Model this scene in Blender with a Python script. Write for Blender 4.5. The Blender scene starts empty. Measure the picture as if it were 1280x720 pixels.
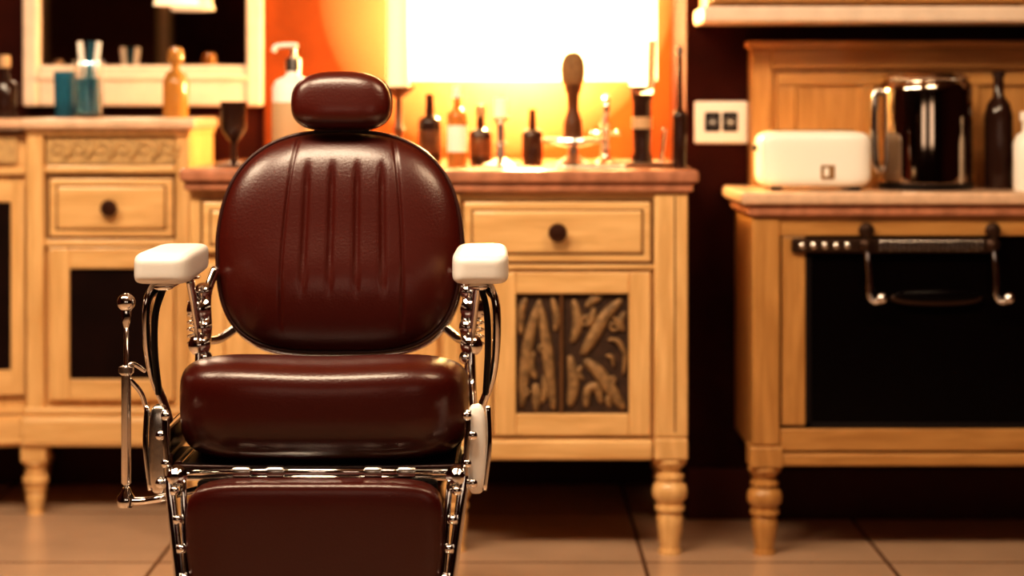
import bpy, bmesh, math, random
from mathutils import Vector, Matrix, noise
random.seed(7)
S = bpy.context.scene
COL = S.collection
S.view_settings.view_transform = 'Standard'
for lk in ('Medium High Contrast', 'Standard - Medium High Contrast'):
    try:
        S.view_settings.look = lk; print('LOOK', lk); break
    except Exception as e:
        print('look failed', lk)

# ------------------------------------------------------------------ materials
def new_mat(name):
    m = bpy.data.materials.new(name); m.use_nodes = True
    return m, m.node_tree, m.node_tree.nodes['Principled BSDF']

def mat(name, col, rough=0.5, metal=0.0, coat=0.0, trans=0.0, ior=1.45, bump=0.0, bscale=60, var=0.0, emit=None, estr=0, spec=0.5):
    m, nt, b = new_mat(name)
    b.inputs['Base Color'].default_value = (*col, 1)
    b.inputs['Roughness'].default_value = rough
    b.inputs['Metallic'].default_value = metal
    b.inputs['Coat Weight'].default_value = coat
    b.inputs['Coat Roughness'].default_value = 0.2
    b.inputs['Transmission Weight'].default_value = trans
    b.inputs['IOR'].default_value = ior
    b.inputs['Specular IOR Level'].default_value = spec
    if emit:
        b.inputs['Emission Color'].default_value = (*emit, 1)
        b.inputs['Emission Strength'].default_value = estr
    tc = nt.nodes.new('ShaderNodeTexCoord')
    n = nt.nodes.new('ShaderNodeTexNoise'); n.inputs['Scale'].default_value = bscale
    n.inputs['Detail'].default_value = 4
    nt.links.new(tc.outputs['Object'], n.inputs['Vector'])
    if bump > 0:
        bp = nt.nodes.new('ShaderNodeBump'); bp.inputs['Strength'].default_value = bump
        bp.inputs['Distance'].default_value = 0.002
        nt.links.new(n.outputs['Fac'], bp.inputs['Height'])
        nt.links.new(bp.outputs['Normal'], b.inputs['Normal'])
    if var > 0:
        r = nt.nodes.new('ShaderNodeValToRGB')
        r.color_ramp.elements[0].position = 0.3; r.color_ramp.elements[1].position = 0.7
        r.color_ramp.elements[0].color = (*[c*(1-var) for c in col], 1)
        r.color_ramp.elements[1].color = (*[min(1, c*(1+var)) for c in col], 1)
        nt.links.new(n.outputs['Fac'], r.inputs['Fac'])
        nt.links.new(r.outputs['Color'], b.inputs['Base Color'])
    return m

def wood(name, c1, c2, rough=0.4, stretch=(14, 14, 1.5)):
    m, nt, b = new_mat(name)
    tc = nt.nodes.new('ShaderNodeTexCoord')
    mp = nt.nodes.new('ShaderNodeMapping'); mp.inputs['Scale'].default_value = stretch
    n = nt.nodes.new('ShaderNodeTexNoise'); n.inputs['Scale'].default_value = 3; n.inputs['Detail'].default_value = 6
    n.inputs['Distortion'].default_value = 0.6
    r = nt.nodes.new('ShaderNodeValToRGB')
    r.color_ramp.elements[0].position = 0.32; r.color_ramp.elements[0].color = (*c1, 1)
    r.color_ramp.elements[1].position = 0.68; r.color_ramp.elements[1].color = (*c2, 1)
    L = nt.links.new
    L(tc.outputs['Object'], mp.inputs['Vector']); L(mp.outputs['Vector'], n.inputs['Vector'])
    L(n.outputs['Fac'], r.inputs['Fac']); L(r.outputs['Color'], b.inputs['Base Color'])
    bp = nt.nodes.new('ShaderNodeBump'); bp.inputs['Strength'].default_value = 0.15; bp.inputs['Distance'].default_value = 0.002
    L(n.outputs['Fac'], bp.inputs['Height']); L(bp.outputs['Normal'], b.inputs['Normal'])
    b.inputs['Roughness'].default_value = rough
    b.inputs['Coat Weight'].default_value = 0.15
    return m

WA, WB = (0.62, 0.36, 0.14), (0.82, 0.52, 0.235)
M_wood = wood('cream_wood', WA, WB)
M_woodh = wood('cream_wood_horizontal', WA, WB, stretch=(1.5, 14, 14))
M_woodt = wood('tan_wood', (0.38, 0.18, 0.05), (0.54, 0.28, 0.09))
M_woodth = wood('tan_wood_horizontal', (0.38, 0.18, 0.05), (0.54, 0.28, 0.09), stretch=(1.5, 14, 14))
M_woodd = wood('shadow_groove_wood', (0.12, 0.05, 0.016), (0.17, 0.075, 0.025))
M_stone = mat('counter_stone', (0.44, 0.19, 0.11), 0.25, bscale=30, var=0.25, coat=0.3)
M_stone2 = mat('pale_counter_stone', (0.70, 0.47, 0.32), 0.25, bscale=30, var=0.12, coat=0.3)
M_dark = mat('dark_panel', (0.010, 0.003, 0.002), 0.5, bscale=10, var=0.3, spec=0.12)
M_glassdark = mat('oven_glass', (0.003, 0.0015, 0.0015), 0.15, bscale=10, spec=0.10)
M_leather = mat('oxblood_leather', (0.056, 0.0058, 0.0032), 0.29, bump=0.25, bscale=230, coat=0.25, spec=0.55)
M_pipe = mat('leather_piping', (0.03, 0.005, 0.0035), 0.35, bump=0.2, bscale=200)
M_chrome = mat('chrome', (0.80, 0.79, 0.79), 0.07, metal=1)
M_steel = mat('brushed_steel', (0.62, 0.58, 0.55), 0.25, metal=1, bscale=90, bump=0.1)
M_white = mat('cream_pad', (0.94, 0.91, 0.88), 0.35, coat=0.2, bump=0.1, bscale=120)
M_plastic = mat('white_plastic', (0.90, 0.86, 0.79), 0.3)
M_black = mat('black_metal', (0.008, 0.005, 0.005), 0.35, spec=0.3)
M_iron = mat('dark_iron', (0.05, 0.025, 0.015), 0.35, metal=0.6)
M_knob = mat('bronze_knob', (0.06, 0.022, 0.012), 0.3, metal=0.5)
M_carveback = mat('carving_ground', (0.045, 0.02, 0.010), 0.7, bscale=50, var=0.4)
M_carve = mat('carving_relief', (0.26, 0.15, 0.065), 0.55, bscale=60, var=0.45)
M_carvel = mat('pale_carving', (0.50, 0.32, 0.14), 0.5, bscale=60, var=0.2)
M_wall = mat('maroon_wall', (0.030, 0.0045, 0.0020), 0.8, bscale=8, var=0.2, spec=0.10)
M_glowpanel = mat('glow_panel_orange', (0.17, 0.037, 0.008), 0.75, bscale=9, var=0.15, spec=0.1)  # orange wall tone made up so the glow around the window shows
M_base = mat('baseboard_paint', (0.06, 0.012, 0.006), 0.6, bscale=8, var=0.1, spec=0.2)
M_ceil = mat('ceiling_paint', (0.22, 0.12, 0.07), 0.8, bscale=8, var=0.05)
M_glass = mat('clear_glass', (0.95, 0.95, 0.95), 0.02, trans=1, ior=1.4)
M_blue = mat('blue_glass', (0.10, 0.35, 0.50), 0.05, trans=0.8, ior=1.4)
M_amber = mat('amber_glass', (0.50, 0.26, 0.07), 0.1, trans=0.5)
M_bottle = mat('dark_bottle', (0.03, 0.012, 0.008), 0.12)
M_pot = mat('smoked_steel', (0.46, 0.38, 0.31), 0.07, metal=1)
M_label = mat('bottle_label', (0.55, 0.36, 0.2), 0.6)
M_brush = mat('brush_wood', (0.10, 0.035, 0.012), 0.35, bscale=40, var=0.3)
M_bristle = mat('bristle', (0.22, 0.12, 0.05), 0.8, bscale=200, bump=0.8, var=0.3)
M_candle = mat('candle_wax', (0.9, 0.7, 0.45), 0.5, emit=(1, 0.6, 0.26), estr=0.9)
M_frame = mat('cream_frame_paint', (0.74, 0.58, 0.46), 0.4, bscale=20, var=0.06)
M_mirror = mat('mirror_glass', (0.75, 0.7, 0.7), 0.02, metal=1)
M_shade = mat('lamp_shade', (0.9, 0.75, 0.5), 0.6, emit=(1.0, 0.75, 0.45), estr=0.8)
M_fillglow = mat('added_fill_glow', (1, 1, 1), 0.4, emit=(1.0, 0.78, 0.60), estr=1.6)  # emissive surface added for highlights and fill

def frosted_mat():
    m = bpy.data.materials.new('frosted_window_glass'); m.use_nodes = True
    nt = m.node_tree; nt.nodes.clear()
    o = nt.nodes.new('ShaderNodeOutputMaterial'); t = nt.nodes.new('ShaderNodeBsdfTranslucent')
    d = nt.nodes.new('ShaderNodeBsdfDiffuse'); mx = nt.nodes.new('ShaderNodeMixShader')
    n = nt.nodes.new('ShaderNodeTexNoise'); n.inputs['Scale'].default_value = 12
    r = nt.nodes.new('ShaderNodeValToRGB')
    r.color_ramp.elements[0].color = (0.9, 0.86, 0.8, 1); r.color_ramp.elements[1].color = (1, 0.97, 0.92, 1)
    nt.links.new(n.outputs['Fac'], r.inputs['Fac']); nt.links.new(r.outputs['Color'], t.inputs['Color'])
    d.inputs['Color'].default_value = (0.8, 0.7, 0.55, 1); mx.inputs[0].default_value = 0.15
    nt.links.new(t.outputs[0], mx.inputs[1]); nt.links.new(d.outputs[0], mx.inputs[2]); nt.links.new(mx.outputs[0], o.inputs['Surface'])
    return m
M_frost = frosted_mat()

def haze_mat():
    m = bpy.data.materials.new('added_bloom_haze'); m.use_nodes = True  # scattering haze added to imitate bloom around the window
    nt = m.node_tree; nt.nodes.clear()
    o = nt.nodes.new('ShaderNodeOutputMaterial'); v = nt.nodes.new('ShaderNodeVolumeScatter')
    v.inputs['Color'].default_value = (1.0, 0.72, 0.42, 1)
    v.inputs['Density'].default_value = 0.8
    v.inputs['Anisotropy'].default_value = 0.0
    nt.links.new(v.outputs[0], o.inputs['Volume'])
    return m
M_haze = haze_mat()

def tile_mat():
    m, nt, b = new_mat('floor_tiles')
    tc = nt.nodes.new('ShaderNodeTexCoord')
    mp = nt.nodes.new('ShaderNodeMapping'); mp.inputs['Location'].default_value = (-0.325, -4.93, 0)
    br = nt.nodes.new('ShaderNodeTexBrick'); br.offset = 0.0; br.squash = 1
    br.inputs['Scale'].default_value = 1.0
    br.inputs['Brick Width'].default_value = 0.6; br.inputs['Row Height'].default_value = 0.6
    br.inputs['Mortar Size'].default_value = 0.006; br.inputs['Mortar Smooth'].default_value = 0.3
    br.inputs['Color1'].default_value = (0.62, 0.41, 0.27, 1)
    br.inputs['Color2'].default_value = (0.70, 0.48, 0.33, 1)
    br.inputs['Mortar'].default_value = (0.15, 0.07, 0.04, 1)
    n = nt.nodes.new('ShaderNodeTexNoise'); n.inputs['Scale'].default_value = 5; n.inputs['Detail'].default_value = 6
    mx = nt.nodes.new('ShaderNodeMixRGB'); mx.blend_type = 'MULTIPLY'; mx.inputs[0].default_value = 0.35
    L = nt.links.new
    L(tc.outputs['Object'], mp.inputs['Vector']); L(mp.outputs['Vector'], br.inputs['Vector'])
    L(tc.outputs['Object'], n.inputs['Vector'])
    L(br.outputs['Color'], mx.inputs[1]); L(n.outputs['Fac'], mx.inputs[2])
    L(mx.outputs['Color'], b.inputs['Base Color'])
    b.inputs['Roughness'].default_value = 0.22
    return m
M_tile = tile_mat()

# ------------------------------------------------------------------ builders
def empty(name, loc=(0, 0, 0), rotz=0):
    e = bpy.data.objects.new(name, None); COL.objects.link(e)
    e.location = loc; e.rotation_euler = (0, 0, rotz); e.empty_display_size = 0.1
    return e

def finish(bm, name, m, parent=None, loc=(0, 0, 0), rot=(0, 0, 0), smooth=False):
    me = bpy.data.meshes.new(name)
    bmesh.ops.recalc_face_normals(bm, faces=bm.faces)
    bm.to_mesh(me); bm.free()
    me.materials.append(m)
    if smooth:
        me.polygons.foreach_set('use_smooth', [True]*len(me.polygons))
    o = bpy.data.objects.new(name, me); COL.objects.link(o)
    o.location = loc; o.rotation_euler = rot
    if parent: o.parent = parent
    return o

def box(name, lo, hi, m, parent=None, bev=0.004, seg=2, rot=(0, 0, 0)):
    c = [(a+b)/2 for a, b in zip(lo, hi)]; s = [abs(b-a) for a, b in zip(lo, hi)]
    bm = bmesh.new(); bmesh.ops.create_cube(bm, size=1)
    for v in bm.verts: v.co = Vector((v.co.x*s[0], v.co.y*s[1], v.co.z*s[2]))
    bev = min(bev, min(s)*0.45)
    if bev > 0:
        bmesh.ops.bevel(bm, geom=bm.edges[:], offset=bev, segments=seg, affect='EDGES', profile=0.5)
    return finish(bm, name, m, parent, c, rot)

def multibox(name, boxes, m, parent=None):
    bm = bmesh.new()
    for lo, hi in boxes:
        r = bmesh.ops.create_cube(bm, size=1)
        for v in r['verts']:
            v.co = Vector([(lo[i]+hi[i])/2 + v.co[i]*(hi[i]-lo[i]) for i in range(3)])
    return finish(bm, name, m, parent)

def lathe(name, prof, loc, m, parent=None, n=32, rot=(0, 0, 0)):
    bm = bmesh.new(); rings = []
    for r, z in prof:
        if r < 1e-5: rings.append([bm.verts.new((0, 0, z))])
        else: rings.append([bm.verts.new((r*math.cos(2*math.pi*i/n), r*math.sin(2*math.pi*i/n), z)) for i in range(n)])
    for a, b in zip(rings, rings[1:]):
        for i in range(n):
            j = (i+1) % n
            if len(a) == 1 and len(b) == 1: continue
            if len(a) == 1: bm.faces.new((a[0], b[i], b[j]))
            elif len(b) == 1: bm.faces.new((a[i], a[j], b[0]))
            else: bm.faces.new((a[i], a[j], b[j], b[i]))
    for rg in (rings[0], rings[-1]):
        if len(rg) > 1: bm.faces.new(rg)
    o = finish(bm, name, m, parent, loc, rot, smooth=True)
    md = o.modifiers.new('es', 'EDGE_SPLIT'); md.split_angle = math.radians(38)
    return o

def catmull(pts, k=8):
    pts = [Vector(p) for p in pts]
    if len(pts) < 3: return pts
    P = [pts[0]*2-pts[1]]+pts+[pts[-1]*2-pts[-2]]
    out = []
    for i in range(1, len(P)-2):
        p0, p1, p2, p3 = P[i-1:i+3]
        for j in range(k):
            t = j/k
            out.append(0.5*((2*p1)+(p2-p0)*t+(2*p0-5*p1+4*p2-p3)*t*t+(3*p1-p0-3*p2+p3)*t**3))
    out.append(pts[-1]); return out

def tube(name, pts, r, m, parent=None, smooth_path=True, n=12, r2=None, closed=False, k=8, up=None, taper=None):
    path = catmull(pts, k) if smooth_path and not closed else [Vector(p) for p in pts]
    r2 = r2 or r
    bm = bmesh.new(); rings = []
    N = len(path); prev = None
    for i, p in enumerate(path):
        if closed: t = (path[(i+1) % N]-path[i-1]).normalized()
        else: t = (path[min(i+1, N-1)]-path[max(i-1, 0)]).normalized()
        if up is not None: a = Vector(up)
        else: a = prev if prev else (Vector((1, 0, 0)) if abs(t.x) < 0.9 else Vector((0, 1, 0)))
        a = (a-t*a.dot(t)).normalized(); prev = a; b = t.cross(a)
        f = taper(i/(N-1)) if taper else 1
        rings.append([bm.verts.new(p+a*math.cos(2*math.pi*q/n)*r*f+b*math.sin(2*math.pi*q/n)*r2*f) for q in range(n)])
    pairs = list(zip(rings, rings[1:]))
    if closed: pairs.append((rings[-1], rings[0]))
    for x, y in pairs:
        for q in range(n):
            w = (q+1) % n; bm.faces.new((x[q], x[w], y[w], y[q]))
    if not closed: bm.faces.new(rings[0]); bm.faces.new(rings[-1])
    return finish(bm, name, m, parent, smooth=True)

def pillow(name, half, n, m, parent=None, loc=(0, 0, 0), rot=(0, 0, 0), div=22, deform=None):
    bm = bmesh.new()
    for ax in range(3):
        for sg in (-1, 1):
            g = []
            for i in range(div+1):
                row = []
                for j in range(div+1):
                    u = math.tan((i/div*2-1)*math.pi/4*0.98)/math.tan(math.pi/4*0.98)
                    w = math.tan((j/div*2-1)*math.pi/4*0.98)/math.tan(math.pi/4*0.98)
                    c = [0, 0, 0]; c[ax] = sg; c[(ax+1) % 3] = u; c[(ax+2) % 3] = w
                    s = sum(abs(q)**n for q in c)**(-1/n)
                    co = Vector([q*s*h for q, h in zip(c, half)])
                    if deform: co = deform(co)
                    row.append(bm.verts.new(co))
                g.append(row)
            for i in range(div):
                for j in range(div):
                    bm.faces.new((g[i][j], g[i+1][j], g[i+1][j+1], g[i][j+1]))
    bmesh.ops.remove_doubles(bm, verts=bm.verts, dist=1e-5)
    return finish(bm, name, m, parent, loc, rot, smooth=True)

def ball(name, r, loc, m, parent=None):
    return pillow(name, (r, r, r), 2, m, parent, loc, div=10)

# ------------------------------------------------------------------ room
YB, YP = 5.95, 5.45
box('floor', (-3.2, -1.6, -0.05), (3.2, 6.1, 0), M_tile, bev=0)
bpy.data.objects['floor'].data.transform(Matrix.Translation(bpy.data.objects['floor'].location))
bpy.data.objects['floor'].location = (0, 0, 0)
box('ceiling', (-3.2, -1.6, 2.9), (3.2, 6.1, 2.95), M_ceil, bev=0)
wx0, wx1, wz0, wz1 = -0.37, 0.43, 1.20, 2.15
multibox('wall_back', [((-3.2, YB, 0), (wx0, YB+0.1, 2.9)), ((wx1, YB, 0), (0.475, YB+0.1, 2.9)),
                       ((wx0, YB, 0), (wx1, YB+0.1, wz0)), ((wx0, YB, wz1), (wx1, YB+0.1, 2.9))], M_wall)
box('wall_pier', (0.475, YP, 0), (3.2, YB+0.1, 2.9), M_wall, bev=0)
box('wall_left', (-3.3, -1.6, 0), (-3.2, 6.1, 2.9), M_wall, bev=0)
box('wall_right', (3.2, -1.6, 0), (3.3, 6.1, 2.9), M_wall, bev=0)
box('wall_front', (-3.2, -1.7, 0), (3.2, -1.6, 2.9), M_wall, bev=0)
box('baseboard_back', (-3.2, YB-0.015, 0), (0.475, YB, 0.14), M_base)
box('baseboard_pier', (0.475, YP-0.015, 0), (3.2, YP, 0.14), M_base)
ys = YB-0.008
multibox('added_glow_panel', [((-0.735, ys, 0.9), (wx0, YB, 2.9)), ((wx1, ys, 0.9), (0.474, YB, 2.9)),
                        ((wx0, ys, 0.9), (wx1, YB, wz0)), ((wx0, ys, wz1), (wx1, YB, 2.9))], M_glowpanel)  # added panel, coloured to carry the orange glow on the wall
w = empty('window_1', (0.02, YB, 1.67))
box('pane', (wx0-0.02, 0.003, wz0-1.67), (wx1-0.02, 0.006, wz1-1.67), M_frost, w, bev=0)

for i, x in enumerate((-0.85, 1.5)):  # unseen glowing windows added behind the camera for highlights
    w = empty('window_%d' % (i+2), (x, -1.6, 1.8))
    box('pane', (-0.55, 0.01, -0.6), (0.55, 0.02, 0.6), M_fillglow, w, bev=0)
    for nm, lo, hi in (('stile_l', (-0.62, 0, -0.67), (-0.55, 0.05, 0.67)), ('stile_r', (0.55, 0, -0.67), (0.62, 0.05, 0.67)),
                       ('rail_b', (-0.55, 0, -0.67), (0.55, 0.05, -0.6)), ('rail_t', (-0.55, 0, 0.6), (0.55, 0.05, 0.67)),
                       ('mullion', (-0.03, 0, -0.6), (0.03, 0.04, 0.6))):
        box(nm, lo, hi, M_frame, w)
w = empty('door_1', (-2.75, -1.6, 1.05))
box('leaf', (-0.38, 0.0, -1.05), (0.38, 0.03, 1.05), M_base, w)
box('trim_l', (-0.45, 0.0, -1.05), (-0.38, 0.05, 1.13), M_frame, w)
box('trim_r', (0.38, 0.0, -1.05), (0.45, 0.05, 1.13), M_frame, w)
box('trim_t', (-0.38, 0.0, 1.05), (0.38, 0.05, 1.13), M_frame, w)

# mirror left
w = empty('wall_mirror', (-1.09, YB, 1.5))
box('glass', (-0.31, -0.02, -0.26), (0.30, -0.012, 0.50), M_mirror, w, bev=0)
box('stile_l', (-0.355, -0.05, -0.377), (-0.31, 0, 0.55), M_frame, w, 0.008)
box('stile_r', (0.305, -0.05, -0.377), (0.352, 0, 0.55), M_frame, w, 0.008)
box('rail_b', (-0.31, -0.045, -0.377), (0.305, 0, -0.255), M_frame, w, 0.008)
box('rail_b_bead', (-0.31, -0.055, -0.30), (0.305, -0.03, -0.285), M_frame, w, 0.005)
box('rail_t', (-0.31, -0.045, 0.50), (0.305, 0, 0.55), M_frame, w, 0.008)
w = empty('wall_sconce', (-0.97, YB-0.05, 1.50))
lathe('shade', [(0.062, -0.085), (0.066, -0.085), (0.035, 0.03), (0.031, 0.03)], (0, -0.12, 0), M_shade, w)
ball('bulb', 0.024, (0, -0.12, -0.045), M_shade, w)
tube('arm', [(0, -0.12, 0.02), (0, -0.12, 0.10), (0, -0.06, 0.15), (0, 0.0, 0.53)], 0.006, M_steel, w)
box('backplate', (-0.03, -0.012, 0.48), (0.03, 0.0, 0.56), M_steel, w)

# ------------------------------------------------------------------ furniture helpers
def turned_leg(parent, x, y, ztop, w, m=M_wood, name='leg'):
    box(name+'_block', (x-w/2, y-w/2, ztop-0.055), (x+w/2, y+w/2, ztop), m, parent, 0.006)
    h = ztop-0.055; R = w/2
    prof = [(R*0.95, 1.0), (R*1.0, 0.965), (R*0.9, 0.93), (R*0.62, 0.88), (R*0.62, 0.85), (R*0.85, 0.83), (R*0.85, 0.79),
            (R*0.68, 0.77), (R*0.98, 0.72), (R*1.05, 0.66), (R*1.0, 0.59), (R*0.78, 0.54), (R*0.70, 0.52), (R*0.88, 0.50), (R*0.88, 0.46),
            (R*0.66, 0.43), (R*0.78, 0.38), (R*0.74, 0.28), (R*0.60, 0.12), (R*0.55, 0.05), (R*0.66, 0.04), (R*0.66, 0.0)]
    lathe(name+'_turning', [(r, z*h) for r, z in prof][::-1], (x, y, 0), m, parent)

def framed(parent, x0, x1, z0, z1, yf, fw, pm, m=M_wood, tag='door', inset=0.012, mh=None):
    mh = mh or M_woodh
    box(tag+'_stile_l', (x0, yf, z0), (x0+fw, yf+0.022, z1), m, parent)
    box(tag+'_stile_r', (x1-fw, yf, z0), (x1, yf+0.022, z1), m, parent)
    box(tag+'_rail_b', (x0+fw, yf, z0), (x1-fw, yf+0.022, z0+fw), mh, parent)
    box(tag+'_rail_t', (x0+fw, yf, z1-fw), (x1-fw, yf+0.022, z1), mh, parent)
    box(tag+'_panel', (x0+fw, yf+inset, z0+fw), (x1-fw, yf+0.022, z1-fw), pm, parent, 0)

def drawer(parent, x0, x1, z0, z1, yf, tag='drawer'):
    box(tag+'_gap', (x0-0.006, yf+0.004, z0-0.006), (x1+0.006, yf+0.02, z1+0.006), M_woodd, parent, 0)
    box(tag+'_front', (x0, yf-0.002, z0), (x1, yf+0.02, z1), M_woodh, parent, 0.005)
    b = 0.022
    box(tag+'_field_groove', (x0+b-0.004, yf-0.0026, z0+b-0.004), (x1-b+0.004, yf+0.01, z1-b+0.004), M_woodd, parent, 0)
    box(tag+'_field', (x0+b, yf-0.009, z0+b), (x1-b, yf+0.01, z1-b), M_woodh, parent, 0.006)
    cx, cz = (x0+x1)/2, (z0+z1)/2
    lathe(tag+'_knob', [(0.012, 0), (0.012, 0.004), (0.008, 0.008), (0.008, 0.014), (0.02, 0.019), (0.0235, 0.026), (0.019, 0.033), (0.0, 0.037)],
          (cx, yf-0.009, cz), M_knob, parent, rot=(math.radians(90), 0, 0))

def spiral(cx, cz, y, r0, turns, start, sgn=1, n=26, tail=None):
    pts = []
    for i in range(n+1):
        t = i/n; a = start+sgn*turns*2*math.pi*t; r = r0*(0.18+0.82*t)
        pts.append((cx+r*math.cos(a), y, cz+r*math.sin(a)))
    if tail: pts.append((tail[0], y, tail[1]))
    return pts

# ------------------------------------------------------------------ left cabinet  (front plane y=5.5)
C = empty('sideboard_cabinet')
yf = 5.5; xl, xr = -1.33, -0.885
box('body', (xl, yf+0.02, 0.27), (xr, YB-0.02, 1.05), M_wood, C, 0.003)
def slab(name, p0, p1, z0, z1, th, m, parent, bev=0.003):
    p0 = Vector(p0); p1 = Vector(p1); d = p1-p0; L = d.length; ang = math.atan2(d.y, d.x)
    c = (p0+p1)/2; nrm = Vector((-math.sin(ang), math.cos(ang)))
    c = c+nrm*th/2
    bm = bmesh.new(); bmesh.ops.create_cube(bm, size=1)
    for v in bm.verts: v.co = Vector((v.co.x*L, v.co.y*th, v.co.z*(z1-z0)))
    if bev: bmesh.ops.bevel(bm, geom=bm.edges[:], offset=bev, segments=2, affect='EDGES')
    return finish(bm, name, m, parent, (c.x, c.y, (z0+z1)/2), (0, 0, ang))
A = Vector((-1.33, 5.515)); B = Vector((-1.80, 5.40))
def along(t, off=0.0):
    d = (A-B).normalized(); nrm = Vector((-d.y, d.x))
    return B+(A-B)*t - nrm*off
def wslab(name, t0, t1, z0, z1, off, th, m, bev=0.003):
    a = along(t0, off); b = along(t1, off); slab(name, a, b, z0, z1, th, m, C, bev)
wslab('wing_body', 0, 1, 0.27, 1.05, -0.01, 0.38, M_wood)
wslab('wing_frieze', 0.05, 0.93, 0.965, 1.04, 0.004, 0.02, M_carvel)
wslab('wing_rail', 0.02, 0.97, 0.935, 0.955, 0.012, 0.02, M_woodh)
wslab('wing_door_panel', 0.08, 0.90, 0.40, 0.86, 0.006, 0.02, M_dark)
wslab('wing_door_rail_t', 0.04, 0.94, 0.86, 0.92, 0.012, 0.02, M_woodh)
wslab('wing_door_rail_b', 0.04, 0.94, 0.33, 0.40, 0.012, 0.02, M_woodh)
wslab('wing_door_stile', 0.895, 0.97, 0.33, 0.92, 0.014, 0.02, M_wood)
wslab('wing_base', -0.02, 1.02, 0.19, 0.275, 0.03, 0.3, M_woodh, 0.012)
wslab('wing_base_bead', -0.02, 1.02, 0.275, 0.295, 0.018, 0.3, M_woodh, 0.006)
wslab('wing_top', -0.03, 1.03, 1.06, 1.09, 0.045, 0.45, M_stone2, 0.008)
box('post_l', (-1.335, yf-0.012, 0.27), (-1.285, yf+0.04, 1.05), M_wood, C, 0.01)
box('post_r', (-0.925, yf-0.005, 0.27), (-0.885, yf+0.04, 1.05), M_wood, C, 0.006)
box('frieze_ground', (-1.28, yf, 0.965), (-0.927, yf+0.02, 1.045), M_carvel, C, 0.002)
box('frieze_rail', (-1.285, yf-0.008, 0.94), (-0.925, yf+0.02, 0.962), M_woodh, C, 0.006)
for i in range(6):
    cx = -1.25+i*0.06
    tube('frieze_scroll', spiral(cx, 1.005, yf-0.001, 0.026, 1.1, (i % 2)*math.pi, 1 if i % 2 else -1), 0.0055, M_carvel, C, smooth_path=False, n=8)
    tube('frieze_leaf', [(cx+0.02, yf-0.001, 0.98), (cx+0.035, yf-0.004, 1.0), (cx+0.04, yf-0.001, 1.03)], 0.006, M_carvel, C, n=8)
drawer(C, -1.272, -0.932, 0.765, 0.925, yf)
framed(C, -1.275, -0.93, 0.315, 0.735, yf-0.002, 0.058, M_dark, tag='door')
box('mid_rail', (-1.285, yf-0.004, 0.738, ), (-0.925, yf+0.02, 0.758), M_woodh, C, 0.004)
box('base_bead', (-1.34, yf-0.018, 0.275), (-0.875, yf+0.4, 0.298), M_woodh, C, 0.008)
box('base', (-1.35, yf-0.03, 0.19), (-0.87, yf+0.42, 0.275), M_woodh, C, 0.014)
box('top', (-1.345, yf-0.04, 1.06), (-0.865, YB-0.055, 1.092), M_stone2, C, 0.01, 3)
box('top_bead', (-1.335, yf-0.02, 1.045), (-0.88, YB-0.02, 1.06), M_wood, C, 0.005)
turned_leg(C, -1.315, yf+0.02, 0.20, 0.07, name='leg_1')
turned_leg(C, -0.91, yf+0.02, 0.20, 0.07, name='leg_2')
turned_leg(C, -0.93, yf+0.36, 0.20, 0.07, name='leg_3')
turned_leg(C, -1.38, yf+0.36, 0.20, 0.07, name='leg_4')
turned_leg(C, -1.72, yf-0.02, 0.20, 0.07, name='leg_5')

# ------------------------------------------------------------------ middle counter cabinet
C = empty('vanity_cabinet')
yf = 5.0
box('body', (-0.17, yf+0.02, 0.27), (0.435, YB-0.03, 0.91), M_wood, C, 0.003)
box('body_recessed', (-0.825, 5.12, 0.27), (-0.17, YB-0.03, 0.91), M_wood, C, 0.003)
box('post_r', (0.355, yf-0.005, 0.296), (0.44, yf+0.08, 0.91), M_wood, C, 0.006)
box('post_groove', (0.405, yf-0.0056, 0.31), (0.409, yf, 0.90), M_woodd, C, 0)
box('post_l', (-0.17, yf-0.005, 0.293), (-0.13, yf+0.08, 0.91), M_wood, C, 0.006)
box('top_rail', (-0.13, yf+0.002, 0.893), (0.355, yf+0.03, 0.912), M_woodh, C, 0.002)
drawer(C, -0.12, 0.347, 0.735, 0.885, yf)
box('mid_rail', (-0.13, yf, 0.717), (0.355, yf+0.03, 0.728), M_woodh, C, 0.002)
x0, x1, z0, z1 = -0.045, 0.347, 0.30, 0.71
framed(C, x0, x1, z0, z1, yf-0.002, 0.055, M_carveback, tag='door', inset=0.016)
box('door_filler', (-0.13, yf, 0.30), (-0.05, yf+0.03, 0.71), M_wood, C)
box('carving_mullion', (0.120, yf+0.002, 0.355), (0.127, yf+0.018, 0.655), M_woodd, C, 0.001)
yc = yf+0.011
def stroke(pts, r):
    tube('carved_stroke', [(x, yc, z) for x, z in pts], r, M_carve, C, n=8, r2=r*0.55, taper=lambda t: 0.35+0.9*math.sin(math.pi*min(1, max(0, t)))**0.6 if 0 < t < 1 else 0.3)
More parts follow.
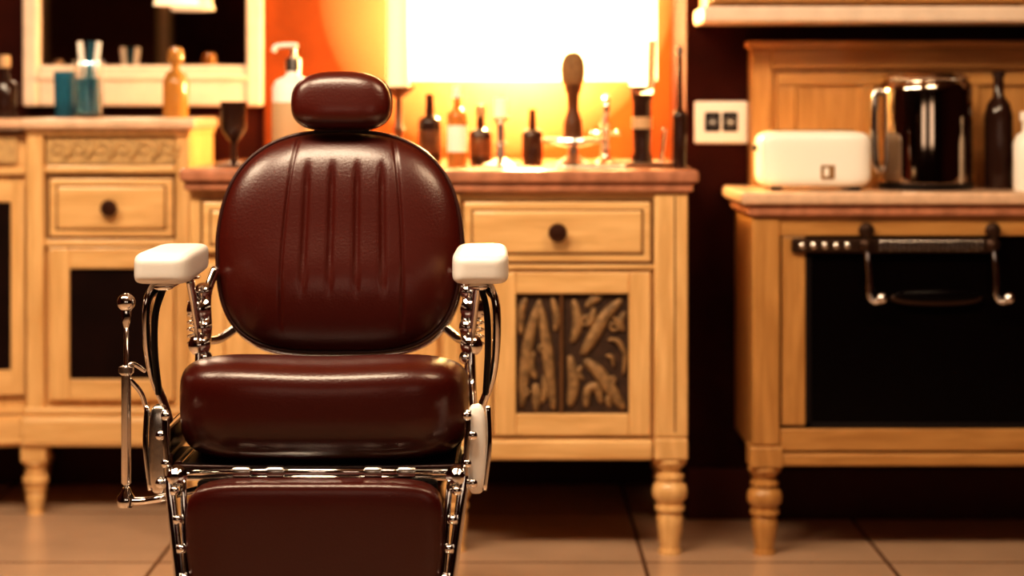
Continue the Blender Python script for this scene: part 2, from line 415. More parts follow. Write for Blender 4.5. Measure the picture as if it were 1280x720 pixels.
for pts, r in (([(0.025, 0.37), (0.03, 0.45), (0.045, 0.55), (0.07, 0.64)], 0.012),
               ([(0.105, 0.36), (0.095, 0.45), (0.085, 0.54), (0.07, 0.63)], 0.012),
               ([(0.06, 0.44), (0.045, 0.48), (0.055, 0.51)], 0.009),
               ([(0.06, 0.36), (0.062, 0.40), (0.058, 0.43)], 0.010),
               ([(0.022, 0.55), (0.022, 0.61), (0.035, 0.645)], 0.009),
               ([(0.108, 0.56), (0.112, 0.60), (0.10, 0.645)], 0.008),
               ([(0.145, 0.37), (0.155, 0.43), (0.145, 0.50)], 0.012),
               ([(0.15, 0.53), (0.165, 0.58), (0.155, 0.64)], 0.011),
               ([(0.275, 0.64), (0.235, 0.60), (0.20, 0.54), (0.175, 0.50)], 0.013),
               ([(0.18, 0.49), (0.215, 0.46), (0.25, 0.41), (0.28, 0.365)], 0.014),
               ([(0.185, 0.62), (0.205, 0.64), (0.225, 0.645)], 0.009),
               ([(0.185, 0.57), (0.20, 0.59), (0.205, 0.62)], 0.008),
               ([(0.24, 0.54), (0.265, 0.535), (0.283, 0.50), (0.278, 0.45)], 0.010),
               ([(0.235, 0.50), (0.25, 0.495), (0.255, 0.47)], 0.008),
               ([(0.185, 0.37), (0.19, 0.41), (0.21, 0.42), (0.225, 0.38)], 0.010),
               ([(0.18, 0.44), (0.165, 0.455), (0.175, 0.475)], 0.006),
               ([(0.075, 0.38), (0.082, 0.41), (0.078, 0.45)], 0.006),
               ([(0.245, 0.37), (0.24, 0.39), (0.25, 0.40)], 0.006),
               ([(0.28, 0.56), (0.27, 0.58), (0.283, 0.61)], 0.008)):
    stroke(pts, r)
for (cx, cz, r0, a0, sg) in ((0.075, 0.52, 0.016, 0.3, 1), (0.035, 0.41, 0.014, 2.6, -1), (0.185, 0.585, 0.015, 2.0, -1), (0.255, 0.575, 0.018, 0.4, 1), (0.25, 0.44, 0.013, 3.5, -1), (0.215, 0.575, 0.010, 1.0, 1), (0.095, 0.49, 0.009, 2.0, 1)):
    tube('carved_scroll', spiral(cx, cz, yc-0.002, r0, 1.2, a0, sg), 0.0042, M_carve, C, smooth_path=False, n=8)
box('bottom_rail', (-0.17, yf-0.01, 0.24), (0.352, yf+0.05, 0.292), M_woodh, C, 0.008)
box('bottom_rail_recessed', (-0.83, 5.10, 0.24), (-0.175, 5.16, 0.292), M_woodh, C, 0.008)
drawer(C, -0.79, -0.49, 0.75, 0.88, 5.105, 'drawer_b')
drawer(C, -0.475, -0.19, 0.75, 0.88, 5.105, 'drawer_c')
framed(C, -0.79, -0.49, 0.30, 0.72, 5.10, 0.055, M_wood, tag='door_b')
framed(C, -0.475, -0.19, 0.30, 0.72, 5.10, 0.055, M_wood, tag='door_c')
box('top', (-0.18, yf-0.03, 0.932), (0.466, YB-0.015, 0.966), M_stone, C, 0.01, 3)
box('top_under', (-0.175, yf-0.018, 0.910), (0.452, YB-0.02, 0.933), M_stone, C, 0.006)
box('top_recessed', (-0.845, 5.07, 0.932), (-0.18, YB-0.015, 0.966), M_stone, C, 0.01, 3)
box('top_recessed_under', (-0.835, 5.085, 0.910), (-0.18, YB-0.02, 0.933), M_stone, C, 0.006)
for i, (x, y) in enumerate(((0.397, 5.034), (-0.14, 5.06), (-0.79, 5.15), (0.415, 5.45), (-0.79, 5.85))):
    turned_leg(C, x, y, 0.295, 0.086 if i == 0 else 0.07, name='leg_%d' % (i+1))

# ------------------------------------------------------------------ right cabinet with oven
C = empty('range_cabinet')
X0, X1, yb = 0.60, 1.78, 5.43
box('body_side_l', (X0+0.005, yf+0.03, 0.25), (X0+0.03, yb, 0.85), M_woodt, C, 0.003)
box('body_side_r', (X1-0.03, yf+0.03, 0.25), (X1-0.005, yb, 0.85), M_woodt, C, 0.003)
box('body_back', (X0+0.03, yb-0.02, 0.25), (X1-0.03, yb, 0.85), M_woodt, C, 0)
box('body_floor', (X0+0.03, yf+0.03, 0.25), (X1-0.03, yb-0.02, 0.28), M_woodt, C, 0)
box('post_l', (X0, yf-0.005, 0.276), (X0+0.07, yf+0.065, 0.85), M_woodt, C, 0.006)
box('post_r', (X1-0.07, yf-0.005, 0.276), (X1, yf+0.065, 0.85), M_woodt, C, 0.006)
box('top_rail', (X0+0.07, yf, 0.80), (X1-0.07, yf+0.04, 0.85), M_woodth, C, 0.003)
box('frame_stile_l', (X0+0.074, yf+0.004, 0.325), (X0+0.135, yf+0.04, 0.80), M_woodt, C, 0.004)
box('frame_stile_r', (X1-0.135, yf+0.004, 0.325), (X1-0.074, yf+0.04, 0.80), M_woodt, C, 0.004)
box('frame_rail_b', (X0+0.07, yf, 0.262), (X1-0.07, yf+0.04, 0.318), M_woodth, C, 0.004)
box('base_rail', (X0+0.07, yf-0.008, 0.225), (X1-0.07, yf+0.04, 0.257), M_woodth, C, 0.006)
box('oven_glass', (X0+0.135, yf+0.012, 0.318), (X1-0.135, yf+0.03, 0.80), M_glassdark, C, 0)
box('oven_frame_l', (X0+0.135, yf+0.006, 0.318), (X0+0.150, yf+0.02, 0.75), M_black, C, 0.002)
box('oven_frame_b', (X0+0.135, yf+0.006, 0.318), (X1-0.135, yf+0.02, 0.332), M_black, C, 0.002)
box('rail_bar', (X0+0.098, yf-0.012, 0.758), (1.20, yf+0.004, 0.795), M_iron, C, 0.01, 3)
for i in range(5):
    lathe('rail_rivet', [(0.009, 0), (0.009, 0.003), (0.006, 0.006), (0, 0.007)], (X0+0.125+i*0.028, yf-0.012, 0.777), M_steel, C, 16, (math.radians(90), 0, 0))
for i in range(22):
    box('rail_tooth', (0.915+i*0.012, yf-0.018, 0.762 + 0.004*(i % 2)), (0.922+i*0.012, yf-0.010, 0.79), M_steel, C, 0.002)
for hx in (0.885, 1.20):
    tube('hook', [(hx, yf-0.015, 0.80), (hx-0.003, yf-0.03, 0.765), (hx+0.002, yf-0.035, 0.70), (hx+0.002, yf-0.035, 0.655), (hx+0.012, yf-0.037, 0.640), (hx+0.026, yf-0.04, 0.640)], 0.0075, M_chrome, C)
    ball('hook_finial', 0.015, (hx+0.032, yf-0.04, 0.648), M_chrome, C)
    lathe('hook_mount', [(0.016, 0), (0.02, 0.006), (0.012, 0.014), (0.014, 0.022), (0, 0.028)], (hx-0.002, yf-0.012, 0.815), M_iron, C, 20, (math.radians(90), 0, 0))
    lathe('hook_mount_b', [(0.014, 0), (0.018, 0.006), (0.010, 0.014), (0, 0.02)], (hx-0.004, yf-0.022, 0.78), M_iron, C, 20, (math.radians(90), 0, 0))
pillow('oven_latch_dish', (0.115, 0.012, 0.020), 2.3, M_iron, C, (1.06, yf-0.004, 0.645))
pillow('oven_latch_dish_shade', (0.108, 0.014, 0.017), 2.3, M_glassdark, C, (1.06, yf-0.008, 0.652))
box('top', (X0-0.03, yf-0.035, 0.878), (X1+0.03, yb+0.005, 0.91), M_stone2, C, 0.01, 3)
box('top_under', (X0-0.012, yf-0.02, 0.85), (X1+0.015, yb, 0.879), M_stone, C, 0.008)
for i, (x, y) in enumerate(((X0+0.035, yf+0.03), (X1-0.035, yf+0.03), (X0+0.075, yb-0.06), (X1-0.11, yb-0.06))):
    turned_leg(C, x, y, 0.275, 0.085 if i < 2 else 0.07, M_woodt, name='leg_%d' % (i+1))
# hutch back
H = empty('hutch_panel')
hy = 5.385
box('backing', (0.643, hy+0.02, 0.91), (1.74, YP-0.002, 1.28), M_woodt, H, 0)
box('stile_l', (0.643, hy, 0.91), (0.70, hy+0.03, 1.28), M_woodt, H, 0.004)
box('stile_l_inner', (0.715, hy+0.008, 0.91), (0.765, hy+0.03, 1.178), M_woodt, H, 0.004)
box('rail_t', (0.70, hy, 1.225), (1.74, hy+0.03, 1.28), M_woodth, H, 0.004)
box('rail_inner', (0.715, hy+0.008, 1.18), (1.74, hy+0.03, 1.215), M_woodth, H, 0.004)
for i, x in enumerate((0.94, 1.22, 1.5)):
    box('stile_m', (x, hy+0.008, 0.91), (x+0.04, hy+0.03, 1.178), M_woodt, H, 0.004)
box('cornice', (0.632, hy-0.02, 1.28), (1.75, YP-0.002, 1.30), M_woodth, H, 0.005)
# upper wall cabinet
H = empty('wall_cabinet')
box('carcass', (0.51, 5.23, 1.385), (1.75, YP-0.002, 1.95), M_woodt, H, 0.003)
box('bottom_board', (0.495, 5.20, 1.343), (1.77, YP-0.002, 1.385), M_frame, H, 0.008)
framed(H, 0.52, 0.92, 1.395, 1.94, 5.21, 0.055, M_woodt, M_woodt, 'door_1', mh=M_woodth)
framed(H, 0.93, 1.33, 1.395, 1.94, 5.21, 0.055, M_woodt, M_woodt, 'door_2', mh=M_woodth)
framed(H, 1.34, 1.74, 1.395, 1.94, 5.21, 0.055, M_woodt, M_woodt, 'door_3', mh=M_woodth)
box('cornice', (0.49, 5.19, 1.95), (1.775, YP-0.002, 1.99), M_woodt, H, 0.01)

# socket
E = empty('wall_socket', (0.569, YP, 1.08))
box('plate', (-0.073, -0.014, -0.058), (0.073, 0, 0.058), M_plastic, E, 0.012, 4)
for sx in (-0.024, 0.024):
    box('insert', (sx-0.021, -0.017, -0.025), (sx+0.021, -0.010, 0.028), M_black, E, 0.004)
    lathe('ring', [(0.013, 0), (0.013, 0.003), (0.010, 0.003), (0.010, 0)], (sx, -0.0165, 0.002), M_steel, E, 20, (math.radians(90), 0, 0))
    box('pin', (sx-0.006, -0.020, -0.002), (sx+0.006, -0.016, 0.004), M_plastic, E, 0.001)

# ------------------------------------------------------------------ countertop things (right)
T = empty('toaster', (0.773, 5.15, 0.91))
pillow('shell', (0.143, 0.08, 0.072), 7, M_plastic, T, (0, 0, 0.079))
box('slot_1', (-0.10, -0.035, 0.146), (0.10, -0.015, 0.1535), M_black, T, 0.001)
box('slot_2', (-0.10, 0.015, 0.146), (0.10, 0.035, 0.1535), M_black, T, 0.001)
box('badge', (0.01, -0.083, 0.03), (0.045, -0.078, 0.065), M_carve, T, 0.002)
box('badge_mark', (0.018, -0.085, 0.037), (0.03, -0.081, 0.058), M_plastic, T, 0.001)
box('lever', (-0.155, -0.015, 0.10), (-0.135, 0.015, 0.115), M_black, T, 0.004)
for fx in (-0.1, 0.1):
    box('foot', (fx-0.015, -0.06, 0), (fx+0.015, 0.06, 0.01), M_black, T, 0.003)

J = empty('steel_kettle', (1.075, 5.2, 0.91))
lathe('body', [(0.0, 0), (0.116, 0.0), (0.120, 0.006), (0.121, 0.02), (0.121, 0.255), (0.117, 0.272), (0.108, 0.280), (0, 0.281)], (0, 0, 0), M_pot, J, 64)
lathe('rim', [(0.0, 0.280), (0.110, 0.280), (0.113, 0.285), (0.110, 0.291), (0, 0.291)], (0, 0, 0), M_chrome, J, 48)
lathe('lid', [(0, 0.291), (0.100, 0.291), (0.096, 0.298), (0.03, 0.302), (0, 0.302)], (0, 0, 0), M_pot, J, 48)
lathe('base_ring', [(0, 0), (0.120, 0.0), (0.1225, 0.004), (0.1225, 0.016), (0.120, 0.018), (0, 0.018)], (0, 0, 0), M_black, J, 48)
tube('handle', [(-0.112, -0.02, 0.25), (-0.134, -0.03, 0.245), (-0.139, -0.03, 0.15), (-0.133, -0.03, 0.06), (-0.112, -0.02, 0.05)], 0.0065, M_chrome, J, r2=0.011)
Bt = empty('oil_bottle', (1.265, 5.2, 0.91))
lathe('glass', [(0, 0), (0.035, 0), (0.037, 0.01), (0.037, 0.19), (0.03, 0.22), (0.014, 0.24), (0.013, 0.29), (0.017, 0.292), (0.017, 0.305), (0, 0.308)], (0, 0, 0), M_bottle, Bt)
Bt = empty('lotion_bottle', (1.315, 5.10, 0.91))
lathe('body', [(0, 0), (0.034, 0), (0.037, 0.01), (0.037, 0.12), (0.028, 0.14), (0.014, 0.15), (0.014, 0.175), (0.02, 0.177), (0.02, 0.20), (0, 0.203)], (0, 0, 0), M_plastic, Bt)

# ------------------------------------------------------------------ countertop things (middle)
ZC = 0.966
def bottle(name, x, y, z, r, h, m, neck=0.25, cap=None, capm=None, label=None):
    e = empty(name, (x, y, z))
    hb = h*(1-neck)
    lathe('body', [(0, 0), (r*0.94, 0), (r, 0.008), (r, hb*0.88), (r*0.85, hb*0.95), (r*0.4, hb), (r*0.34, h*0.9), (r*0.34, h), (0, h)], (0, 0, 0), m, e)
    if capm: lathe('cap', [(0, h-0.01), (r*0.45, h-0.01), (r*0.48, h), (r*0.45, h+r*0.7), (0, h+r*0.75)], (0, 0, 0), capm, e)
    if label: lathe('label', [(r*1.01, hb*0.25), (r*1.02, hb*0.26), (r*1.02, hb*0.7), (r*1.01, hb*0.71)], (0, 0, 0), label, e)
    return e
e = bottle('pump_bottle', -0.58, 5.3, ZC, 0.055, 0.27, M_plastic, 0.12, label=M_label)
lathe('pump_stem', [(0, 0.25), (0.02, 0.25), (0.02, 0.285), (0.008, 0.288), (0.008, 0.315), (0, 0.315)], (0, 0, 0), M_steel, e)
tube('pump_spout', [(0.012, 0, 0.318), (-0.01, 0, 0.320), (-0.045, 0, 0.316), (-0.052, 0, 0.302)], 0.007, M_plastic, e)
e = empty('goblet', (-0.737, 5.3, ZC))
lathe('glass', [(0, 0), (0.055, 0), (0.055, 0.006), (0.012, 0.014), (0.008, 0.03), (0.008, 0.06), (0.02, 0.075), (0.035, 0.10), (0.036, 0.17), (0.033, 0.17), (0.032, 0.10), (0.0, 0.08)], (0, 0, 0), M_bottle, e)

def candle(name, x, y, hstand, hc, rc, m=M_brush):
    e = empty(name, (x, y, ZC))
    lathe('holder', [(0, 0), (0.048, 0), (0.050, 0.006), (0.03, 0.014), (0.012, 0.024), (0.010, hstand*0.4), (0.017, hstand*0.46), (0.010, hstand*0.52), (0.009, hstand*0.85), (rc*1.3, hstand*0.95), (rc*1.5, hstand), (0, hstand)], (0, 0, 0), m, e)
    lathe('candle', [(0, hstand), (rc, hstand), (rc, hstand+hc-0.004), (rc*0.8, hstand+hc), (0, hstand+hc-0.003)], (0, 0, 0), M_candle, e)
    tube('wick', [(0, 0, hstand+hc-0.005), (0.001, 0, hstand+hc+0.012)], 0.0012, M_black, e, smooth_path=False, n=6)
    return e
candle('candlestick', -0.303, 5.35, 0.21, 0.26, 0.030)
bottle('tonic_bottle', -0.218, 5.30, ZC, 0.030, 0.19, M_bottle, 0.3, label=M_brush)
bottle('lotion_tube', -0.144, 5.25, ZC, 0.026, 0.19, M_amber, 0.2, capm=M_plastic, label=M_plastic)
bottle('tonic_bottle', -0.085, 5.40, ZC, 0.030, 0.14, M_bottle, 0.3, capm=M_steel, label=M_brush)
candle('candlestick', -0.030, 5.20, 0.13, 0.05, 0.017, M_steel)
bottle('tonic_bottle', 0.055, 5.40, ZC, 0.028, 0.15, M_bottle, 0.35)
# chrome basin tap between the brush and the shaving stand
e = empty('basin_faucet', (0.250, 5.38, ZC))
lathe('base', [(0, 0), (0.026, 0), (0.028, 0.005), (0.018, 0.014), (0.012, 0.03), (0.011, 0.10), (0.015, 0.106), (0.011, 0.114), (0, 0.116)], (0, 0, 0), M_chrome, e)
tube('spout', [(0, 0, 0.10), (0, 0, 0.15), (0, -0.03, 0.18), (0, -0.075, 0.17), (0, -0.085, 0.135)], 0.0085, M_chrome, e)
tube('cross_handle', [(-0.032, 0, 0.085), (0.032, 0, 0.085)], 0.005, M_chrome, e, smooth_path=False)
ball('handle_end_l', 0.008, (-0.034, 0, 0.085), M_chrome, e)
ball('handle_end_r', 0.008, (0.034, 0, 0.085), M_chrome, e)
e = empty('brush_stand', (0.16, 5.25, ZC))
lathe('tray', [(0, 0), (0.04, 0), (0.045, 0.01), (0.03, 0.016), (0.014, 0.03), (0.014, 0.05), (0.075, 0.062), (0.085, 0.068), (0.083, 0.074), (0.0, 0.066)], (0, 0, 0), M_steel, e)
lathe('brush_handle', [(0, 0.067), (0.022, 0.067), (0.026, 0.08), (0.024, 0.12), (0.014, 0.15), (0.016, 0.19), (0.022, 0.20), (0.022, 0.215), (0, 0.215)], (0, 0, 0), M_brush, e)
pillow('brush_head', (0.033, 0.028, 0.050), 2.3, M_bristle, e, (0, 0, 0.252))
e = empty('shaving_stand', (0.339, 5.22, ZC))
lathe('dish', [(0, 0), (0.085, 0), (0.095, 0.008), (0.09, 0.014), (0.03, 0.012), (0, 0.012)], (0, 0, 0), M_steel, e)
lathe('mug', [(0, 0.012), (0.026, 0.012), (0.028, 0.02), (0.022, 0.04), (0.024, 0.09), (0.024, 0.17), (0.028, 0.18), (0.028, 0.19), (0, 0.19)], (0, 0, 0), M_bottle, e)
lathe('collar', [(0.0255, 0.10), (0.0265, 0.10), (0.0265, 0.13), (0.0255, 0.13)], (0, 0, 0), M_label, e)
lathe('glass_top', [(0, 0.19), (0.030, 0.19), (0.034, 0.21), (0.036, 0.33), (0.033, 0.33), (0.030, 0.21), (0, 0.195)], (0, 0, 0), M_glass, e)
tube('razor', [(0.05, 0, 0.012), (0.055, 0, 0.06), (0.06, 0, 0.10)], 0.005, M_chrome, e)
bottle('slim_bottle', 0.430, 5.13, ZC, 0.018, 0.30, M_bottle, 0.5, capm=M_steel)
e = empty('comb_tray', (0.20, 5.08, ZC))
box('tray', (-0.09, -0.03, 0), (0.09, 0.03, 0.008), M_steel, e, 0.003)
box('comb', (-0.07, -0.01, 0.008), (0.07, 0.01, 0.013), M_bottle, e, 0.002)

# added haze volume imitating bloom in front of the window, behind the bottles
pillow('bloom_haze_volume', (0.51, 0.225, 0.48), 2.0, M_haze, None, (-0.045, 5.705, 1.46), div=14)

# ------------------------------------------------------------------ things on left cabinet
ZL = 1.092
e = empty('comb_jar', (-1.19, 5.62, ZL))
lathe('jar', [(0, 0), (0.035, 0), (0.04, 0.008), (0.04, 0.15), (0.046, 0.155), (0.046, 0.16), (0.037, 0.16), (0.036, 0.01), (0, 0.008)], (0, 0, 0), M_glass, e)
lathe('liquid', [(0, 0.012), (0.0345, 0.012), (0.0345, 0.11), (0, 0.11)], (0, 0, 0), M_blue, e)
for i, (dx, t) in enumerate(((-0.015, -0.1), (0.0, 0.05), (0.014, 0.12))):
    box('comb_%d' % i, (dx-0.008, -0.002+0.008*i, 0.02), (dx+0.008, 0.001+0.008*i, 0.215), M_plastic if i != 1 else M_blue, e, 0.001, rot=(0, t, 0))
e = empty('tumbler', (-1.265, 5.65, ZL))
lathe('glass', [(0, 0), (0.026, 0), (0.029, 0.13), (0.026, 0.13), (0.023, 0.008), (0, 0.008)], (0, 0, 0), M_blue, e)
bottle('hair_tonic_bottle', -1.42, 5.60, ZL, 0.034, 0.15, M_bottle, 0.3, capm=M_label)
e = empty('perfume_decanter', (-0.945, 5.62, ZL))
lathe('body', [(0, 0), (0.034, 0), (0.036, 0.01), (0.036, 0.10), (0.026, 0.125), (0.012, 0.135), (0.012, 0.15), (0.022, 0.155), (0.024, 0.175), (0.018, 0.195), (0, 0.20)], (0, 0, 0), M_amber, e)

# ------------------------------------------------------------------ BARBER CHAIR
CH = empty('barber_chair', (-0.348, 3.80, 0))
HW, HH = 0.244, 0.223
def outline(a):
    c, s = math.cos(a), math.sin(a)
    n = 3.0 - 0.35*max(0, s) + 0.5*max(0, -s)
    r = (abs(c)**n+abs(s)**n)**(-1/n)
    x, z = r*c, r*s
    wf = 1.0-(0.10*max(0, z)**1.2)-(0.02*max(0, -z))
    return x*wf*HW, z*HH
def groove(d, w): return math.exp(-(d/w)**2)
def sstep(t): t = max(0, min(1, t)); return t*t*(3-2*t)
def backdepth(x, z, r):
    dome = 0.050*(1-r**3.6)**0.60 if r < 1 else 0
    u = z/HH
    g = 0
    fade = sstep((0.74-u)/0.28)*sstep((u+0.62)/0.50)
    for xc in (-0.066, -0.014, 0.038, 0.090):
        xx = xc*(1-0.06*u)
        g += 0.0068*groove(x-xx, 0.0066)*fade
    for sgn in (-1, 1):
        xs = 0.010+sgn*(0.118-0.012*u-0.012*u*u)
        g += 0.0045*groove(x-xs, 0.0032)*sstep((1.02-r)/0.08)*sstep((u+0.88)/0.2)
    dome += 0.012*math.exp(-((u+0.45)/0.4)**2)*(1-r*r)
    return dome-g
bm = bmesh.new(); NR, NA = 130, 480
rings = [[bm.verts.new((0, -backdepth(0, 0, 0), 0))]]
for i in range(1, NR+1):
    r = (i/NR)**0.85; row = []
    for j in range(NA):
        X, Z = outline(2*math.pi*j/NA)
        row.append(bm.verts.new((X*r, -backdepth(X*r, Z*r, r), Z*r)))
    rings.append(row)
for off, dy in ((1.012, 0.006), (1.015, 0.03), (1.0, 0.06), (0.95, 0.075), (0.8, 0.085), (0.4, 0.09)):
    rings.append([bm.verts.new((outline(2*math.pi*j/NA)[0]*off, dy, outline(2*math.pi*j/NA)[1]*off)) for j in range(NA)])
rings.append([bm.verts.new((0, 0.09, 0))])
for a, b in zip(rings, rings[1:]):
    for i in range(NA):
        j = (i+1) % NA
        if len(a) == 1: bm.faces.new((a[0], b[i], b[j]))
        elif len(b) == 1: bm.faces.new((a[i], a[j], b[0]))
        else: bm.faces.new((a[i], a[j], b[j], b[i]))
tilt = math.radians(-13)
BK = empty('back_frame', (0, 0.235, 0.855)); BK.parent = CH; BK.rotation_euler = (tilt, 0, 0)
finish(bm, 'backrest', M_leather, BK, smooth=True)
pp = [(outline(2*math.pi*j/160)[0]*1.008, -0.001, outline(2*math.pi*j/160)[1]*1.008) for j in range(160)]
tube('backrest_piping', pp, 0.0045, M_pipe, BK, closed=True, n=10)
pp = [(outline(2*math.pi*j/160)[0]*1.01, 0.066, outline(2*math.pi*j/160)[1]*1.01) for j in range(160)]
tube('backrest_rim', pp, 0.006, M_chrome, BK, closed=True, n=10)
def hd(c):
    k = 1-0.07*max(0, c.z/0.06)
    return Vector((c.x*k, c.y, c.z+0.004*math.cos(c.x/0.1*1.5)))
pillow('headrest', (0.101, 0.042, 0.0585), 3.0, M_leather, CH, (0.002, 0.262, 1.133), (math.radians(-12), 0, 0), deform=hd)
tube('headrest_seam', [(0.002+0.1015*math.copysign(abs(math.cos(a))**0.67, math.cos(a))*(1-0.07*max(0, math.sin(a))), 0.268, 1.134+0.059*math.copysign(abs(math.sin(a))**0.67, math.sin(a))) for a in [2*math.pi*i/80 for i in range(80)]], 0.002, M_pipe, CH, closed=True, n=8)
for sx in (-0.025, 0.025):
    tube('headrest_post', [(sx, 0.30, 1.12), (sx, 0.325, 1.05), (sx, 0.31, 0.95)], 0.006, M_chrome, CH)
box('headrest_bracket', (-0.045, 0.31, 1.03), (0.045, 0.34, 1.06), M_chrome, CH, 0.005)

def seatdef(c):
    c = c.copy()
    t = (c.y+0.21)/0.42
    c.z -= 0.055*max(0, t-0.25)
    if c.z > 0:
        c.z += 0.006*(abs(c.x)/0.26)**2*(1 if t < 0.8 else 0.3) - 0.004*math.exp(-(c.x/0.12)**2)
    if t < 0.3:
        k = max(0, -c.z/0.09); c.y += 0.03*k*k
    c.x *= 1-0.02*max(0, -c.z/0.09)
    return c
pillow('seat_cushion', (0.266, 0.215, 0.100), 4.6, M_leather, CH, (0, -0.01, 0.570), div=34, deform=seatdef)
tube('seat_piping', [(-0.255, -0.165, 0.478), (-0.245, -0.19, 0.476), (0, -0.197, 0.475), (0.245, -0.19, 0.476), (0.255, -0.165, 0.478)], 0.004, M_pipe, CH)
box('seat_pan', (-0.25, -0.175, 0.464), (0.25, 0.2, 0.478), M_black, CH, 0.006)

def legdef(c):
    c = c.copy(); c.x *= 1-0.04*max(0, -c.z/0.15); return c
pillow('legrest_cushion', (0.228, 0.036, 0.125), 6.5, M_leather, CH, (-0.001, -0.245, 0.338), (math.radians(3), 0, 0), div=26, deform=legdef)
box('legrest_backplate', (-0.215, -0.225, 0.215), (0.215, -0.205, 0.455), M_black, CH, 0.004)
for sg in (-1, 1):
    tube('legrest_rail', [(sg*0.268, -0.215, 0.50), (sg*0.262, -0.235, 0.455), (sg*0.246, -0.255, 0.33), (sg*0.232, -0.27, 0.22), (sg*0.225, -0.28, 0.17)], 0.010, M_chrome, CH, r2=0.015)
    tube('legrest_rail_inner', [(sg*0.240, -0.225, 0.468), (sg*0.236, -0.245, 0.44), (sg*0.228, -0.262, 0.33), (sg*0.218, -0.275, 0.22)], 0.006, M_chrome, CH)
    for k in range(5):
        z = 0.445-0.05*k
        ball('rail_bolt', 0.0085, (sg*(0.25-0.0085*k*0.8), -0.258-0.006*k, z), M_chrome, CH)
    lathe('rail_hinge', [(0, 0), (0.018, 0), (0.02, 0.004), (0.014, 0.008), (0.014, 0.018), (0.008, 0.024), (0, 0.025)], (sg*0.25, -0.235, 0.468), M_chrome, CH, 24, (math.radians(90), 0, 0))
tube('cross_bar', [(-0.262, -0.222, 0.472), (0.262, -0.222, 0.472)], 0.0065, M_chrome, CH, smooth_path=False)
tube('cross_bar_lower', [(-0.24, -0.205, 0.458), (0.24, -0.205, 0.458)], 0.005, M_chrome, CH, smooth_path=False)
for k, x in enumerate((-0.15, -0.09, 0.085, 0.145)):
    lathe('bar_clip', [(0.0, 0), (0.010, 0), (0.011, 0.004), (0.011, 0.026), (0.010, 0.03), (0, 0.03)], (x, -0.222, 0.472), M_steel, CH, 18, (0, math.radians(90), 0))
box('footplate', (-0.21, -0.42, 0.150), (0.21, -0.25, 0.168), M_chrome, CH, 0.006)
for k in range(7):
    box('footplate_rib', (-0.19, -0.41+k*0.022, 0.168), (0.19, -0.402+k*0.022, 0.172), M_black, CH, 0.001)

for sg in (-1, 1):
    s = 'l' if sg < 0 else 'r'
    def pad(c, sg=sg):
        c = c.copy(); t = (0.155-c.y)/0.31
        if c.z < 0: c.z *= 0.75+0.25*min(1, max(0, t))
        c.x *= 0.92+0.08*t
        return c
    pillow('arm_pad_'+s, (0.053, 0.165, 0.030), 5.5, M_white, CH, (sg*0.290, -0.03, 0.830), div=18, deform=pad)
    tube('arm_under_rail_'+s, [(sg*0.286, -0.165, 0.797), (sg*0.286, 0.0, 0.797), (sg*0.28, 0.13, 0.790)], 0.006, M_chrome, CH, r2=0.018, up=(0, 0, 1))
    tube('arm_support_'+s, [(sg*0.300, -0.12, 0.80), (sg*0.318, -0.145, 0.77), (sg*0.320, -0.14, 0.70), (sg*0.312, -0.12, 0.63), (sg*0.295, -0.11, 0.58), (sg*0.285, -0.10, 0.54)], 0.0075, M_chrome, CH, r2=0.018, up=(1, 0, 0))
    tube('arm_support_core_'+s, [(sg*0.290, -0.125, 0.80), (sg*0.302, -0.15, 0.75), (sg*0.304, -0.15, 0.68), (sg*0.300, -0.13, 0.60)], 0.006, M_black, CH, r2=0.012, up=(1, 0, 0))
    tube('arm_rear_support_'+s, [(sg*0.282, 0.11, 0.79), (sg*0.275, 0.13, 0.73), (sg*0.268, 0.14, 0.66), (sg*0.27, 0.12, 0.58), (sg*0.275, 0.05, 0.53)], 0.008, M_chrome, CH, r2=0.014, up=(1, 0, 0))
    box('side_plate_'+s, (sg*0.270, -0.215, 0.455), (sg*0.286, 0.17, 0.545), M_chrome, CH, 0.007, 3)
    pillow('side_shield_'+s, (0.018, 0.02, 0.080), 3.5, M_white if sg > 0 else M_steel, CH, (sg*0.284, -0.215, 0.512))  # right shield coloured white in place of its bright chrome reflection
    tube('side_bead_'+s, [(sg*0.270, -0.238, 0.585), (sg*0.268, -0.24, 0.52), (sg*0.262, -0.24, 0.44)], 0.006, M_chrome, CH)
    tube('side_bead_outer_'+s, [(sg*0.305, -0.22, 0.59), (sg*0.307, -0.225, 0.52), (sg*0.298, -0.225, 0.44)], 0.005, M_chrome, CH)
    for k, z in enumerate((0.575, 0.54, 0.49, 0.455)):
        ball('side_bolt', 0.009, (sg*(0.278 if k % 2 else 0.268), -0.24, z), M_chrome, CH)
    for k, (dx, y, z, r) in enumerate(((0.262, 0.155, 0.760, 0.016), (0.270, 0.15, 0.725, 0.022), (0.262, 0.15, 0.690, 0.017), (0.268, 0.145, 0.655, 0.020), (0.258, 0.15, 0.63, 0.013))):
        lathe('recline_boss', [(0, 0), (r, 0), (r*1.1, 0.004), (r*0.8, 0.010), (r*0.8, 0.018), (r*0.45, 0.024), (0, 0.026)], (sg*dx, y, z), M_chrome, CH, 24, (math.radians(90), 0, 0))
    tube('recline_link', [(sg*0.245, 0.20, 0.80), (sg*0.258, 0.175, 0.75), (sg*0.255, 0.16, 0.68), (sg*0.262, 0.16, 0.61), (sg*0.25, 0.15, 0.55)], 0.009, M_chrome, CH, r2=0.014)
    tube('recline_spring', [(sg*(0.285+0.007*math.cos(a*1.0)), 0.15+0.007*math.sin(a), 0.74-0.0022*a) for a in [q*0.5 for q in range(80)]], 0.0022, M_chrome, CH, smooth_path=False, n=6)
    tube('back_stay', [(sg*0.262, 0.17, 0.66), (sg*0.235, 0.235, 0.66), (sg*0.18, 0.31, 0.70)], 0.009, M_chrome, CH)

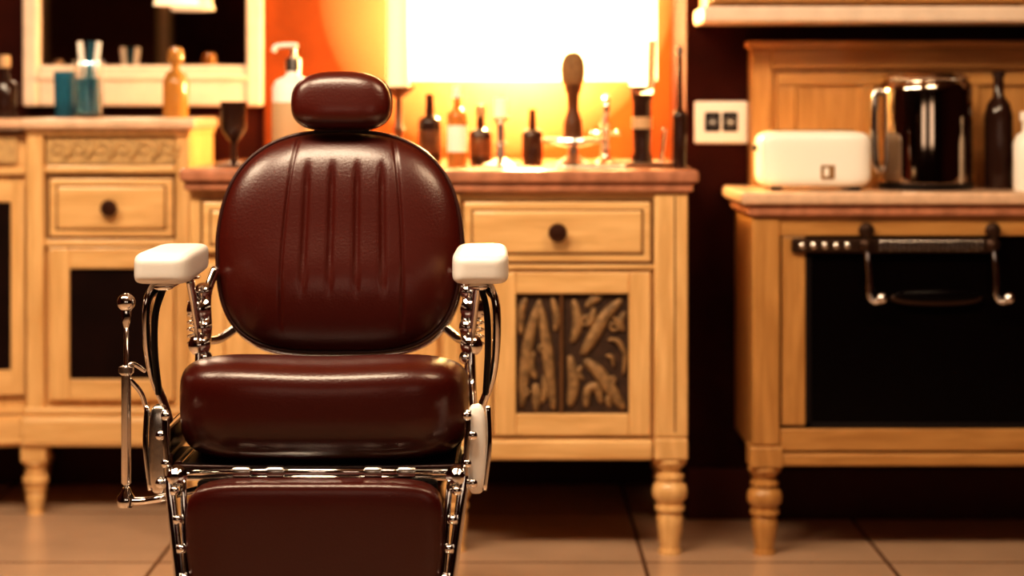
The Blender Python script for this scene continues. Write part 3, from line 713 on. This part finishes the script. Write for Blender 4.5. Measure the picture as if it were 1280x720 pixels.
tube('lever_rod', [(-0.356, -0.15, 0.76), (-0.356, -0.15, 0.405)], 0.0045, M_chrome, CH, smooth_path=False)
ball('lever_knob', 0.0165, (-0.356, -0.15, 0.768), M_chrome, CH)
lathe('lever_knob_neck', [(0.0045, 0), (0.007, 0.01), (0.010, 0.03), (0.007, 0.036)], (-0.356, -0.15, 0.722), M_chrome, CH, 20)
lathe('lever_collar', [(0.006, 0), (0.009, 0.004), (0.009, 0.20), (0.014, 0.205), (0.014, 0.215), (0.006, 0.218)], (-0.356, -0.15, 0.435), M_steel, CH, 20)
lathe('lever_foot', [(0.0, 0), (0.014, 0), (0.016, 0.006), (0.016, 0.018), (0.010, 0.026), (0.007, 0.035)], (-0.356, -0.15, 0.395), M_chrome, CH, 20)
tube('lever_arm', [(-0.356, -0.15, 0.405), (-0.32, -0.155, 0.407), (-0.28, -0.16, 0.415), (-0.22, -0.10, 0.42)], 0.010, M_chrome, CH, r2=0.007)
tube('lever_brace', [(-0.356, -0.15, 0.648), (-0.345, -0.145, 0.655), (-0.325, -0.13, 0.64)], 0.004, M_chrome, CH)
tube('lever_link', [(-0.352, -0.15, 0.63), (-0.33, -0.14, 0.60), (-0.318, -0.13, 0.56), (-0.29, -0.12, 0.53)], 0.005, M_chrome, CH)
lathe('pedestal', [(0, 0), (0.30, 0), (0.305, 0.01), (0.30, 0.03), (0.24, 0.05), (0.12, 0.07), (0.075, 0.09), (0.07, 0.28), (0.06, 0.29), (0.05, 0.30), (0.05, 0.44), (0.10, 0.46), (0.10, 0.464), (0, 0.464)], (0, 0.03, 0), M_chrome, CH, 64)
box('under_frame', (-0.268, -0.12, 0.44), (0.268, 0.10, 0.464), M_black, CH, 0.006)

# ------------------------------------------------------------------ lamps
def area(name, loc, target, size, power, col):
    l = bpy.data.lights.new(name, 'AREA'); l.shape = 'RECTANGLE'; l.size = size[0]; l.size_y = size[1]
    l.energy = power; l.color = col
    o = bpy.data.objects.new(name, l); COL.objects.link(o); o.location = loc
    o.rotation_euler = (Vector(target)-Vector(loc)).to_track_quat('-Z', 'Y').to_euler()
    return o
area('ceiling_light', (-0.7, 3.0, 2.8), (-0.4, 4.7, 0.6), (1.3, 0.5), 80, (1.0, 0.78, 0.54))
area('ceiling_light.001', (1.2, 3.1, 2.8), (0.9, 5.0, 0.6), (0.9, 0.5), 34, (1.0, 0.74, 0.48))
area('ceiling_light.002', (-2.0, 3.4, 2.7), (-1.2, 5.3, 0.7), (0.8, 0.5), 40, (1.0, 0.78, 0.54))
def point(name, loc, r, power, col):
    l = bpy.data.lights.new(name, 'POINT'); l.shadow_soft_size = r; l.energy = power; l.color = col
    o = bpy.data.objects.new(name, l); COL.objects.link(o); o.location = loc; return o
point('sun_behind_window', (0.04, YB+0.28, 1.42), 0.10, 560, (1.0, 0.66, 0.28))
point('added_glow_light', (0.03, 5.72, 1.37), 0.05, 170, (1.0, 0.55, 0.18))  # added light without a fixture, spreads the window glow over wall and haze

W = bpy.data.worlds.new('world'); S.world = W; W.use_nodes = True
W.node_tree.nodes['Background'].inputs[0].default_value = (0.25, 0.15, 0.1, 1)
W.node_tree.nodes['Background'].inputs[1].default_value = 0.3

# ------------------------------------------------------------------ camera
cd = bpy.data.cameras.new('camera'); cam = bpy.data.objects.new('camera', cd); COL.objects.link(cam)
cam.location = (0, 0, 1.13); cam.rotation_euler = (math.radians(90), 0, 0)
cd.sensor_width = 36; cd.lens = 2500/1280*36; cd.shift_y = -230/1280
cd.clip_start = 0.05
cd.dof.use_dof = True; cd.dof.focus_distance = 3.72; cd.dof.aperture_fstop = 1.9
S.camera = cam
